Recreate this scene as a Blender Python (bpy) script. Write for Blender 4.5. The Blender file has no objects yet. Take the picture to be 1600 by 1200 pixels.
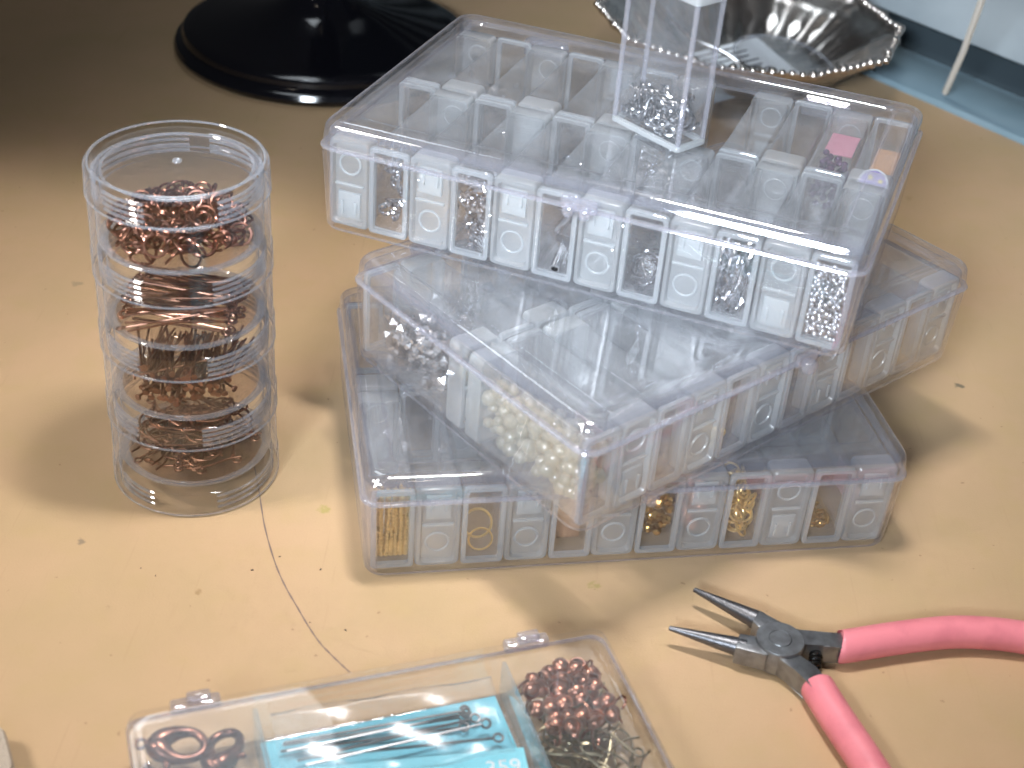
import bpy, bmesh, math, random
from mathutils import Vector, Matrix, Euler
PI = math.pi
S = bpy.context.scene
C = S.collection
rng = random.Random(7)

# ------------------------------------------------------------ camera, world, lamps, exposure
R_ = Vector((0.99646993, 0.04731522, 0.06934662))
U_ = Vector((-0.08395048, 0.56161907, 0.82312595))
F_ = Vector((0.0, 0.82604194, -0.56360865))
O_ = Vector((0, 0, 0.2885065))
FPX = 2255.354
cam = bpy.data.objects.new('camera', bpy.data.cameras.new('camera'))
C.objects.link(cam)
cam.matrix_world = Matrix(((R_.x, U_.x, -F_.x, O_.x), (R_.y, U_.y, -F_.y, O_.y), (R_.z, U_.z, -F_.z, O_.z), (0, 0, 0, 1)))
cam.data.sensor_width = 36
cam.data.lens = FPX / 1600 * 36
cam.data.clip_start = 0.01
cam.data.clip_end = 50
cam.data.dof.use_dof = True
cam.data.dof.focus_distance = 0.47
cam.data.dof.aperture_fstop = 16
S.camera = cam

W = bpy.data.worlds.new('World'); S.world = W; W.use_nodes = True
W.node_tree.nodes['Background'].inputs[0].default_value = (0.92, 0.93, 1.0, 1)
W.node_tree.nodes['Background'].inputs[1].default_value = 0.028

def area(name, loc, target, sx, sy, power, col):
    l = bpy.data.lights.new(name, 'AREA'); l.shape = 'RECTANGLE'; l.size = sx; l.size_y = sy
    l.energy = power; l.color = col
    o = bpy.data.objects.new(name, l); C.objects.link(o); o.location = loc
    d = Vector(target) - Vector(loc)
    o.rotation_euler = d.to_track_quat('-Z', 'Y').to_euler()
    return o
LAMP = Vector((0.005, 0.345, 0.46))
area('desk_lamp_tube_light', LAMP, (0.0055, 0.346, 0), 0.085, 0.028, 1.72, (1.0, 0.975, 0.955))
area('front_fill_light', (-0.16, -0.22, 0.40), (0.035, 0.44, 0.125), 0.17, 0.11, 0.68, (0.80, 0.90, 1.0)).data.spread = math.radians(36)  # added cool fill beside the camera, narrowed onto the box fronts
area('side_lamp_light', (-0.50, 0.16, 0.55), (-0.13, 0.31, 0.0), 0.14, 0.14, 0.24, (1.0, 0.95, 0.88)).data.spread = math.radians(50)
area('highlight_fill_light', (-0.45, 0.25, 1.3), (0, 0.5, 0), 0.08, 0.08, 0.20, (1, 0.86, 0.70))  # added overhead lamp, there to put highlights on metal and plastic
area('highlight_fill_light', (-0.25, 0.95, 0.85), (0.1, 0.7, 0), 0.22, 0.18, 0.60, (0.85, 0.93, 1.0))  # added cool lamp that brightens the reflections in the dish
for k in range(3):
    pl = bpy.data.lights.new('ceiling_bulb', 'POINT'); pl.energy = 0.35; pl.color = (1, 0.82, 0.6); pl.shadow_soft_size = 0.02
    o = bpy.data.objects.new('ceiling_bulb', pl); C.objects.link(o); o.location = (0.02 + 0.09 * k, -0.55, 1.05)

vs = S.view_settings
vs.view_transform = 'Standard'; vs.look = 'None'; vs.exposure = 0.0; vs.gamma = 1; vs.use_curve_mapping = False
cy = S.cycles
cy.use_denoising = True
cy.max_bounces = 6; cy.diffuse_bounces = 2; cy.glossy_bounces = 3; cy.transmission_bounces = 2
cy.transparent_max_bounces = 80
cy.use_adaptive_sampling = True; cy.adaptive_threshold = 0.065; cy.adaptive_min_samples = 16
cy.caustics_reflective = False; cy.caustics_refractive = False
cy.sample_clamp_indirect = 12

def at(u, v, z=0.0):            # photograph pixel -> point at height z
    d = F_ * FPX + R_ * (u - 800) - U_ * (v - 600)
    t = (z - O_.z) / d.z
    return O_ + d * t

# ------------------------------------------------------------ materials
def nt(name):
    m = bpy.data.materials.new(name); m.use_nodes = True
    t = m.node_tree; t.nodes.clear()
    out = t.nodes.new('ShaderNodeOutputMaterial')
    return m, t, out
def N(t, kind, **kw):
    n = t.nodes.new(kind)
    for k, v in kw.items():
        if hasattr(n, k): setattr(n, k, v)
        else: n.inputs[k].default_value = v
    return n
def rgba(c): return (c[0], c[1], c[2], 1)
def mathn(t, op, a, b):
    n = t.nodes.new('ShaderNodeMath'); n.operation = op
    for i, x in enumerate((a, b)):
        if isinstance(x, (int, float)): n.inputs[i].default_value = x
        else: t.links.new(x, n.inputs[i])
    return n.outputs[0]

def principled(name, col, rough=0.5, metal=0.0, spec=0.5, noise=None, bump=None, coat=0):
    m, t, out = nt(name)
    p = t.nodes.new('ShaderNodeBsdfPrincipled')
    p.inputs['Base Color'].default_value = rgba(col); p.inputs['Roughness'].default_value = rough
    p.inputs['Metallic'].default_value = metal; p.inputs['Specular IOR Level'].default_value = spec
    p.inputs['Coat Weight'].default_value = coat
    t.links.new(p.outputs[0], out.inputs[0])
    tc = t.nodes.new('ShaderNodeTexCoord')
    if noise:
        sc, col2, lo, hi = noise
        nz = N(t, 'ShaderNodeTexNoise', Scale=sc, Detail=5.0); t.links.new(tc.outputs['Object'], nz.inputs['Vector'])
        mr = N(t, 'ShaderNodeMapRange'); mr.inputs[1].default_value = lo; mr.inputs[2].default_value = hi
        t.links.new(nz.outputs[0], mr.inputs[0])
        mx = N(t, 'ShaderNodeMix', data_type='RGBA'); mx.inputs[6].default_value = rgba(col); mx.inputs[7].default_value = rgba(col2)
        t.links.new(mr.outputs[0], mx.inputs[0]); t.links.new(mx.outputs[2], p.inputs['Base Color'])
    if bump:
        sc, st, di = bump
        nz = N(t, 'ShaderNodeTexNoise', Scale=sc, Detail=4.0); t.links.new(tc.outputs['Object'], nz.inputs['Vector'])
        b = N(t, 'ShaderNodeBump', Strength=st, Distance=di); t.links.new(nz.outputs[0], b.inputs['Height'])
        t.links.new(b.outputs[0], p.inputs['Normal'])
    return m

def clear(name, tint=(0.985, 0.985, 0.99), haze=0.0, hazecol=(0.80, 0.84, 0.92), edge=0.8, edge0=0.62, edgecol=(0.62, 0.62, 0.78), rough=0.0, f0=0.045, scratch=0.0):
    """thin clear plastic: straight-through transmission, Schlick gloss, a milky body that thickens towards grazing angles"""
    m, t, out = nt(name)
    lw = N(t, 'ShaderNodeLayerWeight', Blend=0.5)
    fac = lw.outputs['Facing']
    sch = mathn(t, 'ADD', mathn(t, 'MULTIPLY', mathn(t, 'POWER', fac, 5.0), 0.80), f0)
    er = N(t, 'ShaderNodeMapRange'); er.inputs[1].default_value = edge0; er.inputs[2].default_value = 1.0; er.inputs[3].default_value = 0.0; er.inputs[4].default_value = 1.0
    t.links.new(fac, er.inputs[0])
    e2 = mathn(t, 'MULTIPLY', mathn(t, 'MULTIPLY', er.outputs[0], er.outputs[0]), edge)
    hz = mathn(t, 'ADD', e2, haze)
    if scratch:
        tc = t.nodes.new('ShaderNodeTexCoord')
        nz2 = N(t, 'ShaderNodeTexNoise', Scale=60.0, Detail=3.0); t.links.new(tc.outputs['Object'], nz2.inputs['Vector'])
        b = N(t, 'ShaderNodeMapRange'); b.inputs[1].default_value = 0.40; b.inputs[2].default_value = 0.72; b.inputs[4].default_value = scratch; t.links.new(nz2.outputs[0], b.inputs[0])
        hz = mathn(t, 'ADD', hz, b.outputs[0])
    tr = N(t, 'ShaderNodeBsdfTransparent'); tr.inputs[0].default_value = rgba(tint)
    df = N(t, 'ShaderNodeBsdfDiffuse'); tl = N(t, 'ShaderNodeBsdfTranslucent')
    mx0 = N(t, 'ShaderNodeMix', data_type='RGBA'); mx0.inputs[6].default_value = rgba(hazecol); mx0.inputs[7].default_value = rgba(edgecol)
    t.links.new(er.outputs[0], mx0.inputs[0]); t.links.new(mx0.outputs[2], df.inputs[0]); t.links.new(mx0.outputs[2], tl.inputs[0])
    dm = N(t, 'ShaderNodeMixShader'); dm.inputs[0].default_value = 0.5
    t.links.new(df.outputs[0], dm.inputs[1]); t.links.new(tl.outputs[0], dm.inputs[2])
    gl = N(t, 'ShaderNodeBsdfGlossy'); gl.inputs['Roughness'].default_value = rough; gl.inputs[0].default_value = (1, 1, 1, 1)
    m1 = N(t, 'ShaderNodeMixShader'); t.links.new(hz, m1.inputs[0]); t.links.new(tr.outputs[0], m1.inputs[1]); t.links.new(dm.outputs[0], m1.inputs[2])
    m2 = N(t, 'ShaderNodeMixShader'); t.links.new(sch, m2.inputs[0]); t.links.new(m1.outputs[0], m2.inputs[1]); t.links.new(gl.outputs[0], m2.inputs[2])
    t.links.new(m2.outputs[0], out.inputs[0])
    return m

M = {}
M['box'] = clear('clear_polystyrene', edgecol=(0.80, 0.81, 0.90))
M['boxlid'] = clear('scuffed_clear_lid', edgecol=(0.82, 0.83, 0.91), scratch=0.08, haze=0.012, rough=0.05, f0=0.085)
M['boxedge'] = clear('moulded_edge_plastic', tint=(0.95, 0.95, 0.975), haze=0.085, hazecol=(0.80, 0.81, 0.92), edgecol=(0.82, 0.83, 0.92), f0=0.13, rough=0.05)
M['boxrim'] = clear('lavender_edge_plastic', tint=(0.93, 0.92, 0.97), haze=0.22, hazecol=(0.83, 0.84, 0.89), f0=0.12, rough=0.06)
M['vialcorner'] = clear('vial_corner_plastic', haze=0.17, hazecol=(0.86, 0.90, 0.95), edgecol=(0.86, 0.90, 0.95), f0=0.12, rough=0.08)
M['vialend'] = clear('vial_end_plastic', haze=0.02, hazecol=(0.84, 0.88, 0.93), edge=0.6, edgecol=(0.84, 0.87, 0.93), f0=0.06)
M['vial'] = clear('vial_plastic', haze=0.165, hazecol=(0.90, 0.93, 0.96), edge=0.6, edgecol=(0.84, 0.87, 0.93), f0=0.06)
M['vial_clear'] = clear('standing_vial_plastic', haze=0.035, rough=0.08, hazecol=(0.84, 0.88, 0.93), edgecol=(0.78, 0.82, 0.90), f0=0.06)
M['frost'] = clear('frosted_polypropylene', tint=(0.97, 0.98, 0.98), haze=0.40, hazecol=(0.91, 0.94, 0.96), edge=0.5, edgecol=(0.86, 0.90, 0.93), rough=0.25)
M['jar'] = clear('jar_plastic', edgecol=(0.78, 0.79, 0.88), edge0=0.45, edge=0.9, rough=0.04, f0=0.035)
M['jarthread'] = clear('jar_thread_plastic', haze=0.24, edgecol=(0.74, 0.76, 0.86), f0=0.16, rough=0.05)
M['jarfloor'] = clear('dusty_jar_floor', tint=(0.93, 0.88, 0.84), haze=0.09, hazecol=(0.55, 0.40, 0.32), edgecol=(0.6, 0.5, 0.45))
M['fbox'] = clear('shallow_box_plastic', edgecol=(0.68, 0.74, 0.84))
M['sleeve'] = clear('crinkled_sleeve', haze=0.05, hazecol=(0.75, 0.85, 0.9), edgecol=(0.75, 0.85, 0.9), f0=0.02, rough=0.22)
M['divider'] = clear('divider_plastic_blue_glow', haze=0.13, hazecol=(0.42, 0.76, 0.90), edgecol=(0.55, 0.80, 0.92))  # blue haze paints the glow that clear dividers pick up from the card
M['lens'] = clear('clear_disc_plastic', haze=0.03, f0=0.06)
M['crystal'] = clear('crystal', tint=(0.9, 0.92, 0.95), haze=0.16, hazecol=(0.88, 0.9, 0.95), f0=0.18, rough=0.05)
M['pearl'] = clear('cream_lucite', tint=(0.98, 0.96, 0.88), haze=0.36, hazecol=(0.94, 0.92, 0.83), edgecol=(0.96, 0.95, 0.88), f0=0.12, rough=0.05)
M['gem'] = principled('mirror_gem', (0.84, 0.82, 0.82), 0.22, 0.8)
M['gem2'] = principled('smoky_gem', (0.42, 0.39, 0.39), 0.15, 0.8)
M['copper'] = principled('antique_copper', (0.36, 0.175, 0.125), 0.30, 1.0, noise=(400, (0.20, 0.09, 0.065), 0.45, 0.7))
M['copperpin'] = principled('copper_pin_metal', (0.38, 0.20, 0.135), 0.34, 1.0, noise=(400, (0.22, 0.11, 0.075), 0.45, 0.7))
M['rawcopper'] = principled('dull_copper_wire', (0.30, 0.145, 0.085), 0.42, 1.0)
M['darkcopper'] = principled('dark_antique_copper', (0.30, 0.145, 0.105), 0.32, 1.0, noise=(300, (0.15, 0.075, 0.06), 0.42, 0.68))
M['tip'] = principled('copper_shell', (0.50, 0.235, 0.16), 0.34, 1.0, noise=(350, (0.26, 0.115, 0.085), 0.40, 0.7))
M['brass'] = principled('antique_brass', (0.28, 0.24, 0.16), 0.3, 1.0)
M['gun'] = principled('gunmetal_wire', (0.22, 0.22, 0.22), 0.32, 1.0)
M['gold'] = principled('gold_plate', (0.98, 0.72, 0.33), 0.30, 0.9)
M['oldgold'] = principled('dark_gold_bead', (0.60, 0.36, 0.12), 0.22, 1.0)
M['pinkbead'] = principled('pink_copper_bead', (0.85, 0.42, 0.30), 0.25, 0.7)
M['silver'] = principled('silver_plate', (0.86, 0.86, 0.88), 0.14, 1.0)
M['silverwire'] = principled('steel_wire', (0.62, 0.62, 0.64), 0.18, 1.0)
M['silverbead'] = principled('silver_bead', (0.88, 0.89, 0.92), 0.22, 0.85)
M['purplebead'] = principled('dark_purple_bead', (0.10, 0.04, 0.10), 0.12, 0.3)
M['dish'] = principled('silver_dish', (0.86, 0.82, 0.78), 0.25, 1.0, noise=(60, (0.62, 0.55, 0.50), 0.4, 0.7))
M['blackgloss'] = principled('black_gloss_enamel', (0.004, 0.004, 0.006), 0.11, 0.0, 0.5)
M['lampmetal'] = principled('dark_lamp_metal', (0.03, 0.03, 0.035), 0.3, 0.5)
M['steel'] = principled('brushed_tool_steel', (0.30, 0.315, 0.33), 0.40, 0.9, noise=(260, (0.20, 0.20, 0.21), 0.42, 0.7), bump=(900, 0.25, 0.0004))
M['blacksteel'] = principled('ground_dark_steel', (0.14, 0.14, 0.15), 0.34, 0.9, bump=(1500, 0.3, 0.0004))
M['spring'] = principled('black_spring_steel', (0.03, 0.03, 0.03), 0.3, 0.8)
M['pink'] = principled('pink_dipped_vinyl', (0.82, 0.25, 0.29), 0.42, 0.0, 0.45, noise=(140, (0.68, 0.19, 0.23), 0.45, 0.8), bump=(350, 0.12, 0.001))
M['bluecard'] = principled('turquoise_card', (0.22, 0.68, 0.82), 0.6, noise=(40, (0.18, 0.60, 0.76), 0.4, 0.7))
M['bluecard2'] = principled('bright_turquoise_card', (0.28, 0.76, 0.88), 0.5)
M['white'] = principled('white_print', (0.85, 0.88, 0.9), 0.6)
M['paper'] = principled('printed_paper', (0.75, 0.79, 0.82), 0.6)
M['ink'] = principled('dark_ink', (0.06, 0.06, 0.08), 0.7)
M['pinkcard'] = principled('pink_card', (0.72, 0.30, 0.38), 0.6)
M['palepink'] = principled('pale_pink_card', (0.80, 0.58, 0.58), 0.6)
M['orangecard'] = principled('amber_card', (0.70, 0.36, 0.14), 0.6)
M['violet'] = principled('violet_print', (0.22, 0.16, 0.50), 0.4)
M['yellow'] = principled('yellow_print', (0.85, 0.70, 0.08), 0.4)
M['felt'] = principled('cream_felt', (0.56, 0.47, 0.38), 0.95, bump=(900, 0.8, 0.002))
M['slat'] = principled('blind_slat_vinyl', (0.32, 0.36, 0.385), 0.45, noise=(25, (0.26, 0.30, 0.325), 0.4, 0.7))
M['cord'] = principled('blind_cord', (0.80, 0.80, 0.76), 0.8)
M['sill'] = principled('painted_sill', (0.24, 0.34, 0.40), 0.4, noise=(30, (0.21, 0.31, 0.37), 0.4, 0.7))
M['night'] = principled('window_glass_dark', (0.05, 0.065, 0.075), 0.15, 0.0, 0.5)
M['pencil'] = principled('pencil_graphite', (0.24, 0.17, 0.14), 0.7)
M['crumb'] = principled('dark_crumb', (0.07, 0.05, 0.04), 0.7)
M['hood'] = principled('lamp_hood', (0.05, 0.05, 0.05), 0.5)

def table_material():
    m, t, out = nt('tan_work_surface')
    p = t.nodes.new('ShaderNodeBsdfPrincipled'); p.inputs['Roughness'].default_value = 0.5; p.inputs['Specular IOR Level'].default_value = 0.4
    t.links.new(p.outputs[0], out.inputs[0])
    tc = t.nodes.new('ShaderNodeTexCoord'); oc = tc.outputs['Object']
    base = (0.560, 0.375, 0.222)
    n1 = N(t, 'ShaderNodeTexNoise', Scale=22.0, Detail=6.0); t.links.new(oc, n1.inputs['Vector'])
    mr = N(t, 'ShaderNodeMapRange'); mr.inputs[1].default_value = 0.35; mr.inputs[2].default_value = 0.7; t.links.new(n1.outputs[0], mr.inputs[0])
    mx = N(t, 'ShaderNodeMix', data_type='RGBA'); mx.inputs[6].default_value = rgba(base); mx.inputs[7].default_value = rgba((0.500, 0.352, 0.195))
    t.links.new(mr.outputs[0], mx.inputs[0]); col = mx.outputs[2]
    def blend(col, fac, c):
        q = N(t, 'ShaderNodeMix', data_type='RGBA'); t.links.new(fac, q.inputs[0]); t.links.new(col, q.inputs[6]); q.inputs[7].default_value = rgba(c)
        return q.outputs[2]
    # fine grain
    n2 = N(t, 'ShaderNodeTexNoise', Scale=1600.0, Detail=2.0); t.links.new(oc, n2.inputs['Vector'])
    g = N(t, 'ShaderNodeMapRange'); g.inputs[1].default_value = 0.45; g.inputs[2].default_value = 0.75; g.inputs[4].default_value = 0.22; t.links.new(n2.outputs[0], g.inputs[0])
    col = blend(col, g.outputs[0], (0.50, 0.325, 0.19))
    n5 = N(t, 'ShaderNodeTexNoise', Scale=70.0, Detail=5.0); t.links.new(oc, n5.inputs['Vector'])
    g5 = N(t, 'ShaderNodeMapRange'); g5.inputs[1].default_value = 0.52; g5.inputs[2].default_value = 0.72; g5.inputs[4].default_value = 0.30; t.links.new(n5.outputs[0], g5.inputs[0])
    col = blend(col, g5.outputs[0], (0.50, 0.36, 0.17))
    mp = N(t, 'ShaderNodeMapping'); mp.inputs['Scale'].default_value = (1, 0.05, 1); mp.inputs['Rotation'].default_value = (0, 0, 0.9); t.links.new(oc, mp.inputs[0])
    n6 = N(t, 'ShaderNodeTexNoise', Scale=420.0, Detail=2.0); t.links.new(mp.outputs[0], n6.inputs['Vector'])
    g6 = N(t, 'ShaderNodeMapRange'); g6.inputs[1].default_value = 0.66; g6.inputs[2].default_value = 0.74; g6.inputs[4].default_value = 0.22; t.links.new(n6.outputs[0], g6.inputs[0])
    col = blend(col, g6.outputs[0], (0.42, 0.27, 0.15))
    # scattered specks
    n3 = N(t, 'ShaderNodeTexNoise', Scale=330.0, Detail=1.0); t.links.new(oc, n3.inputs['Vector'])
    g3 = N(t, 'ShaderNodeMapRange'); g3.inputs[1].default_value = 0.77; g3.inputs[2].default_value = 0.80; g3.inputs[4].default_value = 0.5; t.links.new(n3.outputs[0], g3.inputs[0])
    col = blend(col, g3.outputs[0], (0.28, 0.16, 0.08))
    # smudges with their own place: (pixel, radius, colour, strength)
    n4 = N(t, 'ShaderNodeTexNoise', Scale=420.0, Detail=4.0); t.links.new(oc, n4.inputs['Vector'])
    for (u, v, r, c, s) in ((127, 845, .0045, (0.25, 0.19, 0.13), 0.8), (505, 795, .0055, (0.40, 0.33, 0.10), 0.75), (1498, 603, .0050, (0.18, 0.15, 0.10), 0.9),
                            (120, 442, .0060, (0.33, 0.25, 0.15), 0.7), (930, 915, .0050, (0.38, 0.31, 0.10), 0.7), (1180, 1040, .004, (0.4, 0.35, 0.1), 0.6),
                            (1555, 1010, .006, (0.42, 0.30, 0.2), 0.5), (1420, 310, .006, (0.42, 0.28, 0.14), 0.6), (310, 925, .003, (0.35, 0.22, 0.1), 0.7)):
        q = at(u, v)
        d = N(t, 'ShaderNodeVectorMath', operation='DISTANCE'); t.links.new(oc, d.inputs[0]); d.inputs[1].default_value = q
        fr = N(t, 'ShaderNodeMapRange'); fr.inputs[1].default_value = 0.0; fr.inputs[2].default_value = r; fr.inputs[3].default_value = 1.0; fr.inputs[4].default_value = 0.0
        t.links.new(d.outputs['Value'], fr.inputs[0])
        th = mathn(t, 'MULTIPLY', fr.outputs[0], n4.outputs[0])
        st = N(t, 'ShaderNodeMapRange'); st.inputs[1].default_value = 0.30; st.inputs[2].default_value = 0.42; st.inputs[4].default_value = s; t.links.new(th, st.inputs[0])
        col = blend(col, st.outputs[0], c)
    t.links.new(col, p.inputs['Base Color'])
    b = N(t, 'ShaderNodeBump', Strength=0.12, Distance=0.0005); t.links.new(n2.outputs[0], b.inputs['Height']); t.links.new(b.outputs[0], p.inputs['Normal'])
    return m
M['table'] = table_material()

# ------------------------------------------------------------ mesh helpers
class MB:
    def __init__(s): s.v = []; s.f = []
    def add(s, v, f):
        o = len(s.v); s.v += [tuple(x) for x in v]; s.f += [tuple(i + o for i in q) for q in f]; return s
    def xf(s, m): s.v = [tuple(m @ Vector(x)) for x in s.v]; return s
    def mesh(s, name, mat, sharp=35):
        me = bpy.data.meshes.new(name); me.from_pydata(s.v, [], s.f)
        bm = bmesh.new(); bm.from_mesh(me); bmesh.ops.recalc_face_normals(bm, faces=bm.faces); bm.to_mesh(me); bm.free()
        me.polygons.foreach_set('use_smooth', [True] * len(me.polygons))
        me.set_sharp_from_angle(angle=math.radians(sharp))
        me.materials.append(mat); me.update(); return me
def link(name, me, parent=None, mat=None):
    o = bpy.data.objects.new(name, me); C.objects.link(o)
    if parent: o.parent = parent
    if mat is not None: o.matrix_basis = mat
    return o
def tag(o, label=None, cat=None, group=None, kind=None):
    if label: o['label'] = label
    if cat: o['category'] = cat
    if group: o['group'] = group
    if kind: o['kind'] = kind
    return o
def thing(name, label, cat, mat=Matrix(), group=None):
    o = bpy.data.objects.new(name, None); C.objects.link(o); o.empty_display_size = 0.005; o.matrix_basis = mat
    return tag(o, label, cat, group)
def rr(hx, hy, r, z, n=5):
    r = max(1e-5, min(r, hx * .99, hy * .99)); P = []
    for k, (sx, sy) in enumerate(((1, 1), (-1, 1), (-1, -1), (1, -1))):
        for i in range(n + 1):
            a = k * PI / 2 + i * PI / 2 / n
            P.append((sx * (hx - r) + r * math.cos(a), sy * (hy - r) + r * math.sin(a), z))
    return P
def loft(rings, cap0=True, cap1=True, close=False):
    n = len(rings[0]); v = [p for r in rings for p in r]; f = []
    L = len(rings)
    for k in range(L if close else L - 1):
        a = k * n; b = ((k + 1) % L) * n
        for i in range(n):
            j = (i + 1) % n; f.append((a + i, a + j, b + j, b + i))
    if not close:
        if cap0: f.append(tuple(range(n))[::-1])
        if cap1: f.append(tuple(range((L - 1) * n, L * n)))
    return v, f
def lathe(profile, n=64, close=True, caps=False):
    rings = [[(r * math.cos(2 * PI * i / n), r * math.sin(2 * PI * i / n), z) for i in range(n)] for r, z in profile]
    return loft(rings, caps, caps, close)
def tube(path, r, seg=6, closed=False, cap=True):
    P = [Vector(p) for p in path]; n = len(P); rings = []
    rad = r if isinstance(r, (list, tuple)) else [r] * n
    nrm = None
    for i in range(n):
        a = P[(i - 1) % n] if (closed or i > 0) else P[i]; b = P[(i + 1) % n] if (closed or i < n - 1) else P[i]
        t = (b - a).normalized()
        if nrm is None:
            nrm = t.orthogonal().normalized()
        nrm = (nrm - t * nrm.dot(t))
        nrm = nrm.normalized() if nrm.length > 1e-9 else t.orthogonal().normalized()
        bi = t.cross(nrm)
        rings.append([P[i] + (nrm * math.cos(2 * PI * k / seg) + bi * math.sin(2 * PI * k / seg)) * rad[i] for k in range(seg)])
    return loft(rings, cap, cap, closed)
def arc(cx, cy, r, a0, a1, n, z=0.0, ax='xy'):
    out = []
    for i in range(n + 1):
        a = math.radians(a0 + (a1 - a0) * i / n); x = cx + r * math.cos(a); y = cy + r * math.sin(a)
        out.append((x, y, z) if ax == 'xy' else (x, z, y))
    return out
def smooth_path(pts, k=6):
    P = [Vector(p) for p in pts]; out = []
    for i in range(len(P) - 1):
        p0 = P[max(i - 1, 0)]; p1 = P[i]; p2 = P[i + 1]; p3 = P[min(i + 2, len(P) - 1)]
        for j in range(k):
            t = j / k
            out.append(0.5 * ((2 * p1) + (p2 - p0) * t + (2 * p0 - 5 * p1 + 4 * p2 - p3) * t * t + (3 * p1 - p0 - 3 * p2 + p3) * t ** 3))
    out.append(P[-1]); return out
def ring_mb(R, r, n=18, seg=6, gap=0.0):
    pts = [(R * math.cos(a), R * math.sin(a), 0) for a in ((2 * PI - gap) * i / n for i in range(n if gap == 0 else n + 1))]
    return MB().add(*tube(pts, r, seg, closed=(gap == 0)))
def ball(r, c=(0, 0, 0), n=8, k=5, sq=1.0):
    prof = [(r * math.sin(PI * i / k), -r * math.cos(PI * i / k) * sq) for i in range(1, k)]
    v, f = lathe(prof, n, close=False)
    b = len(v); v = v + [(0, 0, -r * sq), (0, 0, r * sq)]
    m = len(prof)
    for i in range(n):
        j = (i + 1) % n; f.append((b, j, i)); f.append((b + 1, (m - 1) * n + i, (m - 1) * n + j))
    return [(x + c[0], y + c[1], z + c[2]) for x, y, z in v], f
def bicone(r, h, n=6):
    v = [(r * math.cos(2 * PI * i / n), r * math.sin(2 * PI * i / n), 0) for i in range(n)] + [(0, 0, h), (0, 0, -h)]
    f = []
    for i in range(n): f += [(i, (i + 1) % n, n), ((i + 1) % n, i, n + 1)]
    return v, f
def prism(poly, z0, z1, bev=0.0):
    n = len(poly); bm = bmesh.new()
    a = [bm.verts.new((p[0], p[1], z0)) for p in poly]; b = [bm.verts.new((p[0], p[1], z1)) for p in poly]
    bm.faces.new(a[::-1]); bm.faces.new(b)
    for i in range(n): bm.faces.new((a[i], a[(i + 1) % n], b[(i + 1) % n], b[i]))
    if bev: bmesh.ops.bevel(bm, geom=list(bm.edges), offset=bev, segments=2, affect='EDGES', profile=0.5)
    bm.verts.index_update()
    v = [x.co[:] for x in bm.verts]; f = [tuple(q.index for q in fc.verts) for fc in bm.faces]; bm.free()
    return v, f
def bxv(cx, cy, cz, sx, sy, sz, bev=0.0):
    hx, hy = sx / 2, sy / 2
    return prism([(cx - hx, cy - hy), (cx + hx, cy - hy), (cx + hx, cy + hy), (cx - hx, cy + hy)], cz - sz / 2, cz + sz / 2, bev)
def rot(e): return Euler(e).to_matrix().to_4x4()
def TR(x, y, z): return Matrix.Translation((x, y, z))
def rnd(a, b): return rng.uniform(a, b)

# ------------------------------------------------------------ the setting: work table, sill, window
A = at(1394, 136); B = at(1600, 227)                      # where the table meets the sill
wd = (B - A).normalized(); wn = Vector((-wd.y, wd.x, 0));
if wn.x < 0: wn = -wn                                      # away from the table, into the wall
P0 = A - wd * 0.55; P1 = A + wd * 0.75
tv = [(-0.75, -0.35, 0), (P1.x, -0.35, 0), (P1.x, P1.y, 0), (P0.x, P0.y, 0), (-0.75, P0.y, 0)]
mb = MB().add(*prism([(x, y) for x, y, _ in tv], -0.025, 0.0))
table = tag(link('table', mb.mesh('table', M['table'])), kind='structure')
def strip(a0, a1, n0, n1, z0, z1, bev=0.0):
    q = [A + wd * a0 + wn * n0, A + wd * a1 + wn * n0, A + wd * a1 + wn * n1, A + wd * a0 + wn * n1]
    return prism([(p.x, p.y) for p in q], z0, z1, bev)
tag(link('window_sill', MB().add(*strip(-0.6, 0.8, 0.0005, 0.042, -0.025, 0.003, 0.0012)).mesh('window_sill', M['sill'])), kind='structure')
tag(link('window', MB().add(*strip(-0.6, 0.8, 0.062, 0.07, -0.2, 0.6)).mesh('window', M['night'])), kind='structure')
tag(link('window_ledge', MB().add(*strip(-0.6, 0.8, 0.0425, 0.0615, -0.025, -0.004)).mesh('window_ledge', M['sill'])), kind='structure')
blind = thing('window_blind', 'grey horizontal window blind with a pull cord behind the table', 'blind', Matrix.Translation(A))
for k in range(6):
    z = 0.024 + 0.045 * k; rings = []
    for aa in (-0.6, 0.8):
        loop = []
        for j in range(9):
            s = j / 8; w_ = -0.020 + 0.04 * s; cu = 0.003 * (1 - (2 * s - 1) ** 2)
            loop.append((w_, cu))
        ring = []
        for (w_, cu) in loop + [(a, b - 0.0016) for a, b in loop[::-1]]:
            th = math.radians(52)
            n_ = 0.045 + w_ * math.cos(th) * 0.55 - cu * math.sin(th); zz = z + 0.012 + w_ * math.sin(th) * 0.85 + cu * math.cos(th)
            p = wd * aa + wn * n_; ring.append((p.x, p.y, zz))
        rings.append(ring)
    link('slat', MB().add(*loft(rings)).mesh('slat', M['slat']), blind)
c0 = at(1477, 144, 0.008); c1 = at(1534, 0, 0.085)
off = wn * 0.004
link('pull_cord', MB().add(*tube([c0 - A, (c0 + c1) / 2 - A + wd * .001, c1 - A, c1 + (c1 - c0) * 0.8 - A], 0.0017, 8)).mesh('pull_cord', M['cord']), blind)

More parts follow.
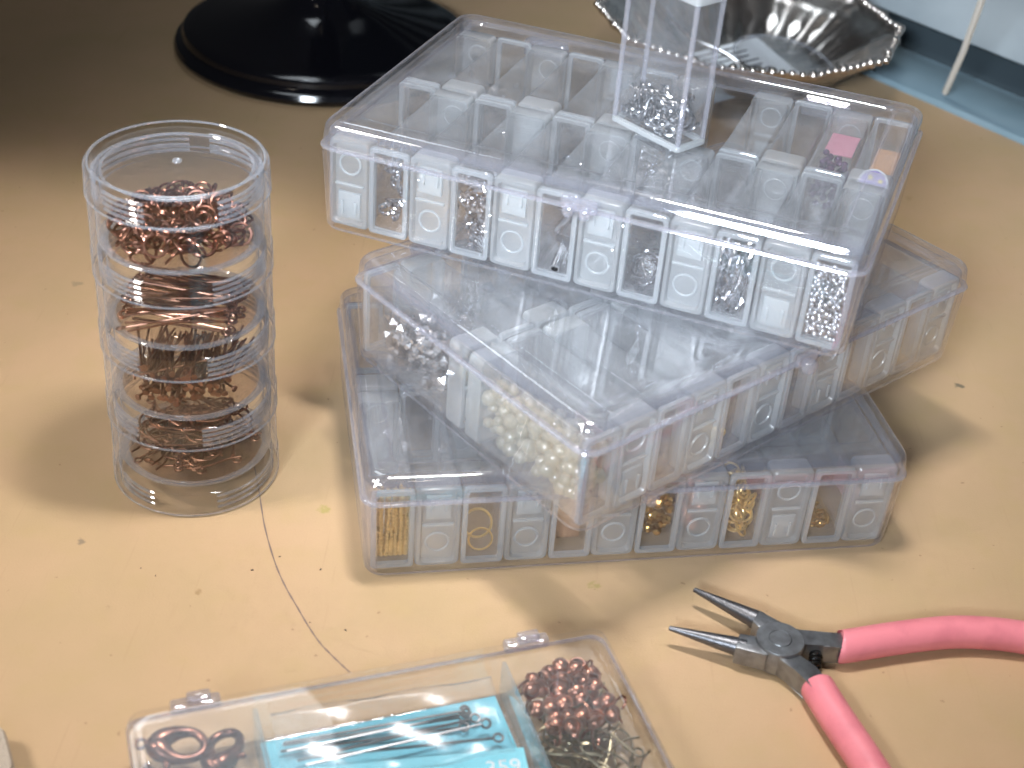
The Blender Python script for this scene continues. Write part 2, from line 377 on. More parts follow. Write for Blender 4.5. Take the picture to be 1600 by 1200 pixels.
# pencil line and crumbs on the table
pp = [at(u, v, 0.0) for u, v in ((395, 715), (405, 770), (414, 825), (430, 880), (446, 917), (465, 950), (482, 979), (500, 1005), (520, 1026), (540, 1045), (548, 1052))]
pts = smooth_path(pp, 6); v = []; f = []
for i, p in enumerate(pts):
    t = (pts[min(i + 1, len(pts) - 1)] - pts[max(i - 1, 0)]).normalized(); n_ = Vector((-t.y, t.x, 0)) * (0.00021 + 0.00006 * math.sin(i * 1.7))
    v += [(p + n_)[:2] + (0.00012,), (p - n_)[:2] + (0.00012,)]
    if i: f.append((2 * i - 2, 2 * i - 1, 2 * i + 1, 2 * i))
link('pencil_line', MB().add(v, f).mesh('pencil_line', M['pencil']), table)
cm = MB().add(*bxv(0, 0, 0.0002, 0.0013, 0.0006, 0.0004, 0.0001)).mesh('crumb', M['crumb'])
for (u, v) in ((437, 870), (394, 891), (501, 890), (243, 900), (220, 888), (484, 973), (540, 985)):
    q = at(u, v); s_ = rnd(0.35, 0.75)
    tag(link('crumb', cm, None, TR(q.x, q.y, 0) @ rot((0, 0, rnd(0, 3))) @ Matrix.Scale(s_, 4)), 'tiny dark crumb lying on the bare tan table', 'crumb', 'crumbs on the table')

# ------------------------------------------------------------ storage boxes
BL, BW, HS, BH = 0.165, 0.1101, 0.0273, 0.0362
def box_meshes():
    hx, hy = BL / 2, BW / 2
    def R(off, z, r): return rr(hx + off, hy + off, r, z, 6)
    # tray: outside up, over the lip, inside down
    tray = [R(-.0030, 0, .004), R(-.0018, .0003, .0048), R(-.0011, .0017, .005), R(-.0002, HS - .0016, .005), R(-.0003, HS - .0004, .005), R(-.0014, HS - .0004, .0042), R(-.0022, .0026, .0036), R(-.0030, .0013, .003)]
    t = MB().add(*loft(tray)).mesh('tray', M['box'])
    Z = BH
    lid = [R(-.0003, HS + .0011, .005), R(-.0007, Z - .0034, .005)]
    for i in range(1, 6):
        a = i * PI / 2 / 5
        lid.append(R(-.0007 - .0032 * (1 - math.cos(a)), Z - .0034 + .0034 * math.sin(a), .005))
    lid += [R(-.0085, Z, .004), R(-.0091, Z - .0003, .004), R(-.0095, Z - .0009, .004), R(-.0102, Z - .0010, .004)]
    inner = [R(-.0102, Z - .0022, .004), R(-.0060, Z - .0018, .004), R(-.0035, Z - .0020, .004), R(-.0021, Z - .0036, .004), R(-.0016, HS + .0011, .004)]
    v1, f1 = loft(lid + inner)
    # one skin: outside panel cap and inside panel cap
    n = len(lid[0]); a = len(lid) - 1
    v, f = loft(lid, False, True); mb = MB().add(v, f)
    mb.add(*loft(inner, True, False))
    mb.add(lid[0] + inner[-1], [(i, (i + 1) % n, n + (i + 1) % n, n + i) for i in range(n)])
    l = mb.mesh('lid', M['boxlid']); l.materials.append(M['boxedge'])
    for p in l.polygons:
        c = p.center
        if c.z > BH - .0034 and (abs(c.x) > hx - .0042 or abs(c.y) > hy - .0042): p.material_index = 1
        elif c.z > BH - .0012 and hx - .0105 < abs(c.x) < hx - .0084 or c.z > BH - .0012 and hy - .0105 < abs(c.y) < hy - .0084: p.material_index = 1
        elif abs(p.normal.x) > .25 and abs(p.normal.y) > .25: p.material_index = 1
    t.materials.append(M['boxedge']); t.materials.append(M['boxrim'])
    for p in t.polygons:
        if abs(p.normal.x) > .25 and abs(p.normal.y) > .25: p.material_index = 1
        if p.center.z < .0016 and abs(p.normal.z) < .995: p.material_index = 2
    rim = [R(-.0003, HS + .0002, .005), R(.0003, HS + .0002, .0055), R(.0004, HS + .0005, .0055), R(.0002, HS + .0009, .0055), R(-.0002, HS + .0010, .005), R(-.0014, HS + .0010, .0045), R(-.0014, HS + .0002, .0045)]
    r = MB().add(*loft(rim, close=True)).mesh('lid_rim', M['boxrim'])
    return t, l, r
tray_me, lid_me, rim_me = box_meshes()
hinge_me = MB().add(*bxv(0, 0, 0, .016, .0036, .0060, .0010)).add(*[[(x, y + .0022, z + .0018) for x, y, z in tube([(-.007, 0, 0), (.007, 0, 0)], .0013, 10)[0]], tube([(-.007, 0, 0), (.007, 0, 0)], .0013, 10)[1]]).mesh('hinge', M['boxrim'])
def knob(r, h):
    return lathe([(0.00001, 0), (r, 0), (r, h * .55), (r * .9, h * .85), (r * .55, h), (0.00001, h)], 16, close=False)
lm = MB().add(*bxv(0, 0, 0, .011, .0018, .0042, .0007))
for dx in (-.0024, .0024):
    v, f = knob(.0017, .0036); lm.add([(x + dx, -.0006 - z * .7, y - .0018) for x, y, z in v], f)
latch2 = lm.mesh('latch', M['boxrim'])
lm = MB().add(*bxv(0, 0, 0, .0085, .0018, .0040, .0007)); v, f = knob(.0025, .0036); lm.add([(x, -.0006 - z * .7, y - .0020) for x, y, z in v], f)
latch1 = lm.mesh('latch', M['boxrim'])
def make_box(label, x, y, a, zb, latch):
    m = TR(x, y, zb) @ rot((0, 0, a))
    b = thing('storage_box', label, 'storage box', m, 'clear bead storage boxes in the stack')
    link('tray', tray_me, b); l = link('lid', lid_me, b); link('rim', rim_me, l)
    for sx in (-1, 1): link('hinge', hinge_me, b, TR(sx * .050, BW / 2 + .0014, HS - .0006))
    link('latch', latch, b, TR(0.001, -BW / 2 - .0010, HS + .0026))
    return m
G = 0.00004
M3 = make_box('bottom clear plastic storage box of the stack, resting on the table', 0.0300, 0.3853, 0.2121, G, latch1)
M2 = make_box('middle clear plastic storage box, turned corner-forward between two other boxes', 0.0462, 0.3929, 0.7239, BH + 2 * G, latch1)
M1 = make_box('topmost clear plastic storage box of the stack, under a standing vial', 0.0315, 0.4181, -0.3255, 2 * BH + 3 * G, latch2)

# ------------------------------------------------------------ flip-top vials
VW, VH, VB, VL = .0127, .0284, .0455, .0058      # body width, height when lying, body length, lid length
def vial_meshes():
    hx, hy = VW / 2, VH / 2
    def R(o, z, r=.0012): return rr(hx + o, hy + o, r, z, 3)
    def body(mat):
        return MB().add(*loft([R(-.0006, 0), R(0, .0004), R(0, .0016), R(-.0003, .0019), R(-.0003, VB - .0004)], True, False)).add(*loft([R(-.0004, .0019), R(-.0018, .0019, .0006)], False, True)).mesh('vial_body', mat)
    def ends(me):
        me.materials.append(M['vialend']); me.materials.append(M['vialcorner'])
        for p in me.polygons:
            if abs(p.normal.z) > .9 and p.area > 1e-4: p.material_index = 1
            elif abs(p.normal.x) > .2 and abs(p.normal.y) > .2: p.material_index = 2
        return me
    b = ends(body(M['vial']))
    b2 = MB().add(*loft([R(-.0006, 0), R(0, .0004), R(0, .0016), R(-.0003, .0019), R(-.0003, VB), R(-.0012, VB), R(-.0014, .0030, .0008), R(-.0022, .0024, .0006)])).mesh('vial_body', M['vial_clear'])
    def Q(o, z, r=.0016): return rr(hx + .0002 + o, hy + .0002 + o, r, z, 3)
    z0 = VB - .0010
    lid = MB().add(*loft([Q(0, z0 + .0000), Q(0, VB + VL - .0010), Q(-.0004, VB + VL - .0004), Q(-.0013, VB + VL - .0003), Q(-.0016, VB + VL - .0010), Q(-.0018, VB + VL - .0018)], False, True))
    l = lid.mesh('vial_lid', M['frost'])
    frame = MB().add(*loft([R(-.0001, .0003), R(-.0001, .0018), R(-.0015, .0018, .0006), R(-.0015, .0003, .0006)], close=True)).mesh('foot_rim', M['frost'])
    zt = VB + VL - .0018
    hb = MB().add(*bxv(0, .0005, zt + .0005, VW - .0034, .0008, .0011, .0002)).mesh('hinge_bar', M['frost'])
    sr = ring_mb(.0034, .00042, 24, 6).mesh('snap_ring', M['frost'])
    tb = MB().add(*bxv(0, 0, 0, .0074, .0085, .0009, .0003))
    for dx in (-.0022, .0022): tb.add(*bxv(dx, .001, .0007, .0009, .0045, .0008, .0002))
    tb = tb.mesh('thumb_tab', M['frost'])
    return b, b2, l, hb, sr, tb, zt, frame
vb_me, vbc_me, vl_me, hb_me, sr_me, tb_me, ZT, frame_me = vial_meshes()
def make_vial(mat, label, group=None, body=None, flip=False):
    o = thing('flip_top_vial', label, 'vial', mat, group)
    bo = link('body', body or vb_me, o); l = link('lid', vl_me, o)
    link('foot_rim', frame_me, bo)
    s = -1 if flip else 1
    link('hinge_bar', hb_me, l, Matrix.Scale(1, 4) if not flip else rot((0, 0, PI)))
    link('snap_ring', sr_me, l, TR(0, -s * .0062, ZT + .0002))
    link('thumb_tab', tb_me, l, TR(0, s * .0072, ZT + .0004) @ (rot((0, 0, PI)) if flip else Matrix()))
    return o
PITCH = .01333; ROWY = .0264; ZF = .0014
def cell_x(i): return -.0800 + PITCH * (i + .5)
def lay(i, row, lidfront):
    # vial local z -> box -y (lid to the front) or +y ; vial local y -> box z
    x = cell_x(i); yc = -ROWY if row == 'f' else ROWY; L = VB + VL
    if lidfront: m = TR(x, yc + L / 2, ZF + VH / 2 + .0003) @ rot((PI / 2, 0, 0))
    else: m = TR(x, yc - L / 2, ZF + VH / 2 + .0003) @ rot((PI / 2, 0, 0)) @ rot((0, PI, 0))
    return m
def fill_box(bm, where, lid_even_front, notes, skip=()):
    for row in 'fb':
        for i in range(12):
            if (row, i) in skip: continue
            lf = ((i % 2 == 0) == lid_even_front) if row == 'f' else ((i % 2 == 0) != lid_even_front)
            m = bm @ lay(i, row, lf)
            key = (row, i)
            rown = 'front' if row == 'f' else 'back'
            if key in notes: lab, grp = notes[key] + ' in the ' + where + ' box', None
            else:
                ori = ('lid' if lf else 'clear base')
                lab = 'plain empty vial, %s end forward, in %s row of the %s box' % (ori, rown, where)
                grp = 'empty vials, %s forward, %s row, %s box' % (ori, rown, where)
            make_vial(m, lab, grp, flip=(rng.random() < .4))
skip1 = {('b', 7)}
fill_box(M1, 'top', True, {
    ('f', 1): 'clear vial of silver chain links', ('f', 2): 'frosted-lidded vial with two slim silver tubes', ('f', 3): 'clear vial packed with chunky silver links',
    ('f', 6): 'lid-forward vial with tiny silver rings', ('b', 2): 'vial with loose thin silver rings', ('b', 4): 'vial with scattered bright silver rings', ('f', 5): 'clear vial of short silver tubes', ('f', 7): 'clear vial with a small heap of silver hoops', ('f', 9): 'clear vial holding crumpled shiny silver foil',
    ('f', 11): 'clear end vial filled with silver seed beads', ('b', 0): 'end vial of sparkling clear crystals', ('b', 1): 'vial with loose crystals beside the end vial',
    ('b', 10): 'vial of dark purple beads and pink card', ('b', 11): 'end vial with violet starry disc and amber card'}, skip1)
fill_box(M2, 'middle', False, {
    ('b', 0): 'end vial of mirrored silver gems', ('f', 0): 'end vial full of cream translucent beads', ('f', 1): 'lid-forward vial with a pale pink card', ('f', 2): 'clear vial with large crystals',
    ('f', 4): 'clear vial holding a few gold beads', ('f', 10): 'clear vial with one silver charm', ('b', 2): 'vial with loose angular crystals', ('b', 3): 'vial with scattered clear crystals'})
fill_box(M3, 'bottom', False, {
    ('f', 0): 'clear end vial packed with gold bead strands', ('f', 2): 'clear vial holding two gold hoops', ('f', 4): 'clear vial with a brown card', ('f', 6): 'clear vial of dark gold faceted beads',
    ('f', 7): 'lid-forward vial of pink copper beads', ('f', 8): 'clear vial of gold rings', ('f', 10): 'clear vial with few gold bits', ('f', 11): 'end vial with lid forward and pink slip'})

# standing vial on the top box
sv_m = TR(.0373, .4042, 3 * BH + 4 * G) @ rot((0, 0, math.radians(43.6)))
sv = make_vial(sv_m, 'upright clear vial of silver hooks standing on the top box', None, vbc_me)
glint_rod = MB().add(*tube([(0, 0, .002), (0, 0, VB - .001)], .0008, 8)).mesh('corner_glint', M['boxrim'])  # hazy rods added to stand for the bright refracted lines at the corners
for sx in (-1, 1):
    for sy in (-1, 1): link('corner_glint', glint_rod, sv, TR(sx * (VW / 2 - .0010), sy * (VH / 2 - .0010), 0))

# ------------------------------------------------------------ vial contents
def heap(n, xr, yr, zr, size, slope=lambda x, y: 1.0, tight=.8):
    P = []
    for k in range(n):
        best = None
        for _ in range(40):
            x = rnd(*xr); y = rnd(*yr); z = zr[0] + (zr[1] - zr[0]) * slope((x - xr[0]) / (xr[1] - xr[0] + 1e-9), (y - yr[0]) / (yr[1] - yr[0] + 1e-9)) * rng.random()
            p = Vector((x, y, z)); d = min(((p - q).length for q in P), default=1)
            if best is None or d > best[0]: best = (d, p)
            if d > size * tight: break
        P.append(best[1])
    return P
def scatter(name, me, bm, pts, label, cat, group, tilt=PI, scale=(1, 1)):
    for p in pts:
        s_ = rnd(*scale)
        tag(link(name, me, None, bm @ TR(*p) @ rot((rnd(-tilt, tilt), rnd(-tilt, tilt), rnd(0, 6.3))) @ Matrix.Scale(s_, 4)), label, cat, group)
def cellr(i, row, m=.0012):
    x = cell_x(i); yc = -ROWY if row == 'f' else ROWY
    return (x - .0050 + m * .5, x + .0050 - m * .5), (yc - .0215, yc + .0215)
def stuff(name, bm, mb, mat, label, cat):
    tag(link(name, mb.mesh(name, mat), None, bm), label, cat, None, 'stuff')
ZC = ZF + .0018
# top box
linkring = ring_mb(.0021, .00062, 14, 6).mesh('link', M['silver'])
xr, yr = cellr(1, 'f'); scatter('silver_link', linkring, M1, heap(22, (xr[0] + .001, xr[1]), (yr[0], yr[0] + .018), (ZC + .002, ZC + .022), .003), 'silver chain link in the vial beside the frosted end vial', 'link', 'silver links in second front vial of top box')
xr, yr = cellr(3, 'f'); fat = ring_mb(.0022, .0010, 14, 8).mesh('link', M['silver'])
scatter('silver_link', fat, M1, heap(26, xr, (yr[0], yr[0] + .014), (ZC + .001, ZC + .021), .0036), 'chunky silver link in a clear vial of the top box', 'link', 'chunky silver links in top box')
tubeme = MB().add(*lathe([(.0011, 0), (.0015, 0), (.0015, .009), (.0011, .009)], 14)).mesh('tube', M['silver'])
xr, yr = cellr(5, 'f'); x5 = cell_x(5)
for (dx, dy, dz, e) in ((.001, -.019, .006, (1.9, .35, .2)), (-.002, -.016, .010, (.5, .4, .4)), (.003, -.014, .013, (.6, -.5, 0)), (-.003, -.010, .004, (1.4, 0, 1))):
    tag(link('silver_tube', tubeme, None, M1 @ TR(x5 + dx, -ROWY + dy, ZC + dz) @ rot(e)), 'short silver tube bead in a clear vial of the top box', 'tube bead', 'silver tubes in top box')
x2 = cell_x(2)
for dx, e in ((0, (.5, .5, 0)), (.002, (.6, .4, .2))):
    tag(link('silver_tube', tubeme, None, M1 @ TR(x2 + dx, -ROWY - .012, ZC + .003) @ rot(e) @ Matrix.Diagonal((.5, .5, 1, 1))), 'slim silver tube bead behind a frosted vial lid', 'tube bead', 'slim silver tubes in top box')
hoop = ring_mb(.0042, .00038, 22, 6, .4).mesh('hoop', M['silver'])
xr, yr = cellr(7, 'f'); scatter('silver_hoop', hoop, M1, heap(8, (xr[0] + .0035, xr[1] - .0035), (yr[0] + .003, yr[0] + .008), (ZC + .003, ZC + .008), .002), 'thin silver hoop in a clear vial of the top box', 'hoop', 'silver hoops in top box', tilt=.9)
foil = MB(); n = 16; x9 = cell_x(9); gv = []
for a in range(n + 1):
    for b in range(n + 1):
        gv.append((x9 - .0048 + .0096 * a / n, -ROWY - .0205 + rnd(-.001, .001) + .0030 * math.sin(b * .9 + a * .5), ZC + .0005 + .0225 * b / n + rnd(-.0004, .0004)))
foil.add(gv, [(a * (n + 1) + b, (a + 1) * (n + 1) + b, (a + 1) * (n + 1) + b + 1, a * (n + 1) + b + 1) for a in range(n) for b in range(n)])
fo = tag(link('foil_sheet', foil.mesh('foil_sheet', M['silver'], 20), None, M1), 'crumpled shiny silver foil inside a clear vial', 'foil')
sol = fo.modifiers.new('thickness', 'SOLIDIFY'); sol.thickness = .0001
mb = MB(); xr, yr = cellr(11, 'f', .0005)
for p in heap(430, xr, (yr[0] - .0022, yr[0] + .007), (ZC, ZC + .0235), .0012, lambda a, b: 1 - .3 * b, .9): mb.add(*ball(.00082, p, 9, 6))
stuff('silver_seed_beads', M1, mb, M['silverbead'], 'silver seed beads filling the end vial of the top box', 'beads')
cry = MB().add(*bicone(.0016, .0016)).mesh('crystal', M['crystal'])
gemf = MB().add(*bicone(.0014, .0012, 5)).mesh('crystal', M['silver'])
xr, yr = cellr(0, 'b'); scatter('crystal_bead', cry, M1, heap(20, xr, (yr[0] + .005, yr[1]), (ZC + .002, ZC + .018), .003), 'clear crystal bead in the end vial of the top box', 'crystal', 'crystals in top box end vial')
xr, yr = cellr(1, 'b'); scatter('silver_gem', gemf, M1, heap(16, xr, yr, (ZC + .001, ZC + .014), .003), 'small silver gem in the top box beside the crystals', 'gem', 'silver gems in top box')
xr, yr = cellr(10, 'b'); pb = MB().add(*ball(.0011, (0, 0, 0), 8, 5)).mesh('bead', M['purplebead'])
scatter('purple_bead', pb, M1, heap(70, xr, (ROWY - .014, ROWY - .001), (ZC + .009, ZC + .0230), .0017), 'tiny dark purple bead in the top box', 'bead', 'dark purple beads in top box')
x10 = cell_x(10); x11 = cell_x(11)
tag(link('card_slip', MB().add(*bxv(x10, ROWY + .0085, ZC + .0215, .0090, .0160, .0004)).mesh('card_slip', M['pinkcard']), None, M1), 'pink card slip under the dark purple beads', 'card')
tag(link('card_slip', MB().add(*bxv(x11 + .001, ROWY + .011, ZC + .018, .0075, .018, .0004)).mesh('card_slip', M['orangecard']), None, M1), 'amber card slip behind the violet starry disc', 'card')
disc = thing('round_charm', 'violet round charm with yellow stars inside the end vial', 'charm', M1 @ TR(x11 - .0002, ROWY - .006, ZC + .0175) @ rot((.75, 0, 0)))
link('disc', MB().add(*lathe([(.00001, -.0006), (.0046, -.0006), (.0049, 0), (.0046, .0006), (.00001, .0006)], 28, close=False)).mesh('disc', M['violet']), disc)
link('border', ring_mb(.0044, .00035, 28, 6).mesh('border', M['white']), disc, TR(0, 0, .0006))
def star(r):
    P = [(r * (1 if k % 2 == 0 else .42) * math.cos(PI / 2 + k * PI / 5), r * (1 if k % 2 == 0 else .42) * math.sin(PI / 2 + k * PI / 5)) for k in range(10)]
    return prism(P, 0, .00025)
st = MB().add(*star(.0011)).mesh('star', M['yellow'])
for (a, b) in ((-.0012, .0016), (.0022, .0008), (.0002, -.0018)): link('star', st, disc, TR(a, b, .0006))
for (i_, row_, ry, lab_, g_) in ((6, 'f', (-.019, -.004), 'tiny silver ring behind a frosted lid of the top box', 'tiny rings in lid-forward vial'), (2, 'b', (-.018, .014), 'thin silver ring lying loose in the top box back row', 'thin rings in back row'), (4, 'b', (-.018, .006), 'bright silver ring scattered in the top box back row', 'bright rings in back row')):
    xr, yr = cellr(i_, row_); yc_ = (yr[0] + yr[1]) / 2
    scatter('silver_ring', linkring, M1, heap(15, (xr[0] + .001, xr[1] - .001), (yc_ + ry[0], yc_ + ry[1]), (ZC + .001, ZC + .012), .003), lab_, 'ring', g_)
# middle box
gem = MB().add(*bicone(.0019, .0014, 6)).mesh('gem', M['gem'])
gemd = MB().add(*bicone(.0019, .0014, 6)).mesh('gem', M['gem2'])
xr, yr = cellr(0, 'b'); PG = heap(100, (xr[0], xr[1] - .001), (ROWY - .0135, ROWY + .0165), (ZC + .0008, ZC + .0205), .0028, lambda a, b: 1.0 - .5 * abs(b - .5))
scatter('mirror_gem', gem, M2, PG[:62], 'bright mirrored silver gem piled in the middle box', 'gem', 'mirrored gems in middle box', scale=(.85, 1.2))
scatter('smoky_gem', gemd, M2, PG[62:], 'smoky grey gem among the mirrored ones in middle box', 'gem', 'smoky gems in middle box', scale=(.85, 1.2))
pe = MB().add(*ball(.0024, (0, 0, 0), 12, 8)).mesh('pearl', M['pearl'])
tag(link('cream_bead', pe, None, M2 @ TR(cell_x(0) - .002, ROWY - .0212, ZC + .0155)), 'single cream bead lying next to the mirrored gems', 'bead')
xr, yr = cellr(0, 'f'); scatter('cream_bead', pe, M2, heap(105, (xr[0] + .0012, xr[1] - .0012), (yr[0] - .0005, yr[0] + .041), (ZC + .0010, ZC + .0225), .0037, lambda a, b: 1 - .25 * b, .92), 'cream translucent bead heaped in the corner vial of middle box', 'bead', 'cream beads in middle box', scale=(.62, 1.1))
x = cell_x(1); tag(link('card_slip', MB().add(*bxv(x, -ROWY - .010, ZC + .008, .0004, .020, .0120)).mesh('card_slip', M['palepink']), None, M2), 'pale pink card slip in a lid-forward middle box vial', 'card')
xr, yr = cellr(2, 'f'); big = MB().add(*ball(.0030, (0, 0, 0), 7, 5)).mesh('crystal', M['crystal'])
scatter('crystal_bead', big, M2, heap(5, (xr[0] + .002, xr[1] - .002), (yr[0], yr[0] + .006), (ZC + .003, ZC + .014), .005), 'large clear crystal near the corner of middle box', 'crystal', 'large crystals in middle box')
gb = MB().add(*ball(.0013, (0, 0, 0), 10, 6)).mesh('bead', M['gold'])
xr, yr = cellr(4, 'f'); scatter('gold_bead', gb, M2, heap(8, (xr[0], xr[0] + .004), (yr[0] - .001, yr[0] + .004), (ZC + .0012, ZC + .0065), .0024), 'round gold bead in a clear middle box vial', 'bead', 'gold beads in middle box')
xr, yr = cellr(10, 'f'); scatter('silver_charm', gemf, M2, heap(3, (xr[0] + .002, xr[1] - .002), (yr[0], yr[0] + .003), (ZC + .001, ZC + .005), .0024), 'small silver charm in a near-empty middle box vial', 'charm', 'silver charms in middle box')
cr2 = MB().add(*bicone(.0026, .0022, 5)).mesh('crystal', M['crystal'])
for i in (2, 3):
    xr, yr = cellr(i, 'b'); scatter('crystal_bead', cr2, M2, heap(16, (xr[0] + .001, xr[1] - .001), (yr[0], yr[1] - .008), (ZC + .004, ZC + .0205), .0042), 'angular clear crystal in the back of the middle box', 'crystal', 'angular crystals in middle box')
# bottom box
strand = MB()
for k in range(19): strand.add(*ball(.00066 if k > 3 else .00085, (rnd(-.00012, .00012), rnd(-.00012, .00012), .0010 + k * .00122), 8, 5))
strand.add(*tube([(0, 0, .0002), (0, 0, .0242)], .0001, 4)); strand = strand.mesh('strand', M['gold'])
x0 = cell_x(0)
for r_ in range(3):
    for k in range(7):
        tag(link('bead_strand', strand, None, M3 @ TR(x0 - .0042 + .0014 * k + (r_ % 2) * .0006, -ROWY - .0215 + r_ * .0016, ZC - .0002) @ rot((rnd(-.04, .04), rnd(-.05, .05), rnd(0, 6)))), 'upright strand of tiny gold beads in the bottom box', 'bead strand', 'gold strands in bottom box')
gh = ring_mb(.0036, .00034, 26, 6).mesh('hoop', M['gold']); x2 = cell_x(2)
tag(link('gold_hoop', gh, None, M3 @ TR(x2 + .0002, -ROWY - .0205, ZC + .0036) @ rot((1.35, 0.1, 0))), 'lower of two gold hoops in a bottom box vial', 'hoop')
tag(link('gold_hoop', gh, None, M3 @ TR(x2 - .0006, -ROWY - .0185, ZC + .0082) @ rot((1.1, -.25, .2)) @ Matrix.Scale(1.2, 4)), 'larger upper gold hoop resting on another hoop', 'hoop')
x4 = cell_x(4); tag(link('card_slip', MB().add(*bxv(x4, -ROWY - .002, ZC + .010, .0085, .034, .0180, .0003)).mesh('card_slip', principled('brown_card', (0.42, 0.24, 0.15), .7)), None, M3), 'brown card packet in a clear bottom box vial', 'card')
ob = MB().add(*ball(.0016, (0, 0, 0), 6, 4)).mesh('bead', M['oldgold'])
xr, yr = cellr(6, 'f'); scatter('dark_gold_bead', ob, M3, heap(48, xr, (yr[0] - .001, yr[0] + .012), (ZC + .001, ZC + .0195), .0026), 'faceted dark gold bead in the bottom box', 'bead', 'dark gold beads in bottom box')
pk = MB().add(*ball(.0022, (0, 0, 0), 12, 8)).mesh('bead', M['pinkbead'])
xr, yr = cellr(7, 'f'); scatter('pink_bead', pk, M3, heap(14, (xr[0] + .001, xr[1] - .001), (yr[0] + .004, yr[0] + .014), (ZC + .0015, ZC + .0125), .0036), 'pink copper bead behind a frosted lid of bottom box', 'bead', 'pink beads in bottom box')
gr = ring_mb(.0027, .00042, 18, 6).mesh('ring', M['gold'])
xr, yr = cellr(8, 'f'); scatter('gold_ring', gr, M3, heap(36, (xr[0] + .0016, xr[1] - .0016), (yr[0], yr[0] + .010), (ZC + .0015, ZC + .0185), .0026), 'gold jump ring in a clear bottom box vial', 'ring', 'gold rings in bottom box')
xr, yr = cellr(10, 'f'); gt = ring_mb(.0013, .0004, 12, 6).mesh('ring', M['oldgold'])
scatter('gold_finding', gt, M3, heap(14, (xr[0] + .001, xr[1] - .001), (yr[0], yr[0] + .008), (ZC + .0005, ZC + .005), .0018), 'tiny gold finding in a near-empty bottom box vial', 'finding', 'gold findings in bottom box')
x11 = cell_x(11); tag(link('card_slip', MB().add(*bxv(x11, -ROWY - .008, ZC + .007, .0003, .018, .010)).mesh('card_slip', M['palepink']), None, M3), 'pink paper slip in the end vial of bottom box', 'card')
for i in (8, 9, 10):
    x = cell_x(i); tag(link('card_slip', MB().add(*bxv(x, ROWY + .002, ZC + .011, .0085, .030, .0200, .0003)).mesh('card_slip', M['palepink']), None, M3), 'pale pink packet in back row of the bottom box', 'card', 'pink packets in bottom box')
# hooks in the standing vial
def hook_path(s=1.0):
    return smooth_path([(.0000, 0, 0), (.0006, 0, .0012), (.0003, 0, .0030), (.0000, 0, .0062), (.0012, 0, .0090), (.0038, 0, .0100), (.0062, 0, .0086), (.0070, 0, .0058), (.0066, 0, .0022), (.0074, 0, .0004)], 4)
hk = MB().add(*tube(hook_path(), .00052, 7)); lp = [(x - .0011, y, z) for x, y, z in arc(0, -.0006, .0011, 0, 330, 14, 0, 'xz')]; hk.add(*tube(lp, .00046, 6)); hk.v = [(x - .0035, y, z - .005) for x, y, z in hk.v]
hk = hk.mesh('hook', M['silverwire'])
jr = ring_mb(.0018, .00042, 16, 6).mesh('ring', M['silverwire'])
for p in heap(17, (-.0016, .0016), (-.0080, .0080), (.0062, .0100), .0030, lambda a, b: 1 - .5 * b):
    tag(link('ear_wire', hk, None, sv_m @ TR(*p) @ rot((rnd(-.5, .5), rng.choice((0, PI / 2, PI, -PI / 2)) + rnd(-.5, .5), PI / 2 + rnd(-.3, .3)))), 'silver ear wire hook inside the standing vial', 'ear wire', 'silver ear wires in standing vial')
for p in heap(18, (-.0035, .0035), (-.0112, .0112), (.0036, .0080), .0030):
    tag(link('jump_ring', jr, None, sv_m @ TR(*p) @ rot((rnd(-3, 3), rnd(-3, 3), 0))), 'small silver jump ring inside the standing vial', 'ring', 'silver jump rings in standing vial')

# ------------------------------------------------------------ stacking jar
JX, JY, JR, JP = -.0979, .3615, .0257, .02465
jar = thing('stacking_jar', 'tall clear four-tier screw-together jar of copper findings', 'jar', TR(JX, JY, G))
sec = MB().add(*lathe([(JR - .0006, 0), (JR, .0006), (JR + .0001, .0012), (JR, .0020), (JR, .0078), (JR - .0002, .0084), (JR - .0003, .0086), (JR - .0004, JP - .0004), (JR - .0022, JP), (JR - .0026, JP + .0004), (JR - .0026, JP + .0062), (JR - .0030, JP + .0066), (JR - .0040, JP + .0066), (JR - .0040, JP - .0004), (JR - .0022, JP - .0012), (JR - .0022, .0112), (JR - .0044, .0098), (JR - .0080, .0094), (.00001, .0094), (.00001, .0082), (JR - .0060, .0082), (JR - .0032, .0078), (JR - .0018, .0070), (JR - .0018, .0004)], 96)).mesh('jar_section', M['jar'], 25)
thr = MB()
for k in range(4):
    for (a0, a1) in ((-70, 60), (75, 190), (205, 240)):
        z = JP + .0008 + k * .0017
        P = [((JR - .0024) * math.cos(math.radians(a0 + (a1 - a0) * i / 30)), (JR - .0024) * math.sin(math.radians(a0 + (a1 - a0) * i / 30)), z + .0003 * i / 30) for i in range(31)]
        thr.add(*tube(P, .00050, 6))
thr_me = thr.mesh('screw_thread', M['jarthread'])
foot = MB()
for k in range(3):
    for (a0, a1) in ((-62, 70), (85, 200), (215, 250)):
        P = [((JR - .0021) * math.cos(math.radians(a0 + (a1 - a0) * i / 30)), (JR - .0021) * math.sin(math.radians(a0 + (a1 - a0) * i / 30)), .0014 + k * .0021 + .0003 * i / 30) for i in range(31)]
        foot.add(*tube(P, .00045, 6))
foot_me = foot.mesh('screw_thread', M['jarthread'])
floor_t = MB().add(*lathe([(JR - .0052, .0), (JR - .0030, .0), (JR - .0024, .0010), (JR - .0026, .0012), (JR - .0034, .0005), (JR - .0052, .0004)], 96)).mesh('floor_rim', M['jarthread'])
floor_d = MB().add(*lathe([(.00001, 0), (JR - .0053, 0), (JR - .0053, .0003), (.00001, .0003)], 96, close=False)).mesh('floor_disc', M['jarfloor'])
rim_t = ring_mb(JR - .0002, .00032, 96, 6).mesh('skirt_edge', M['jarthread'])
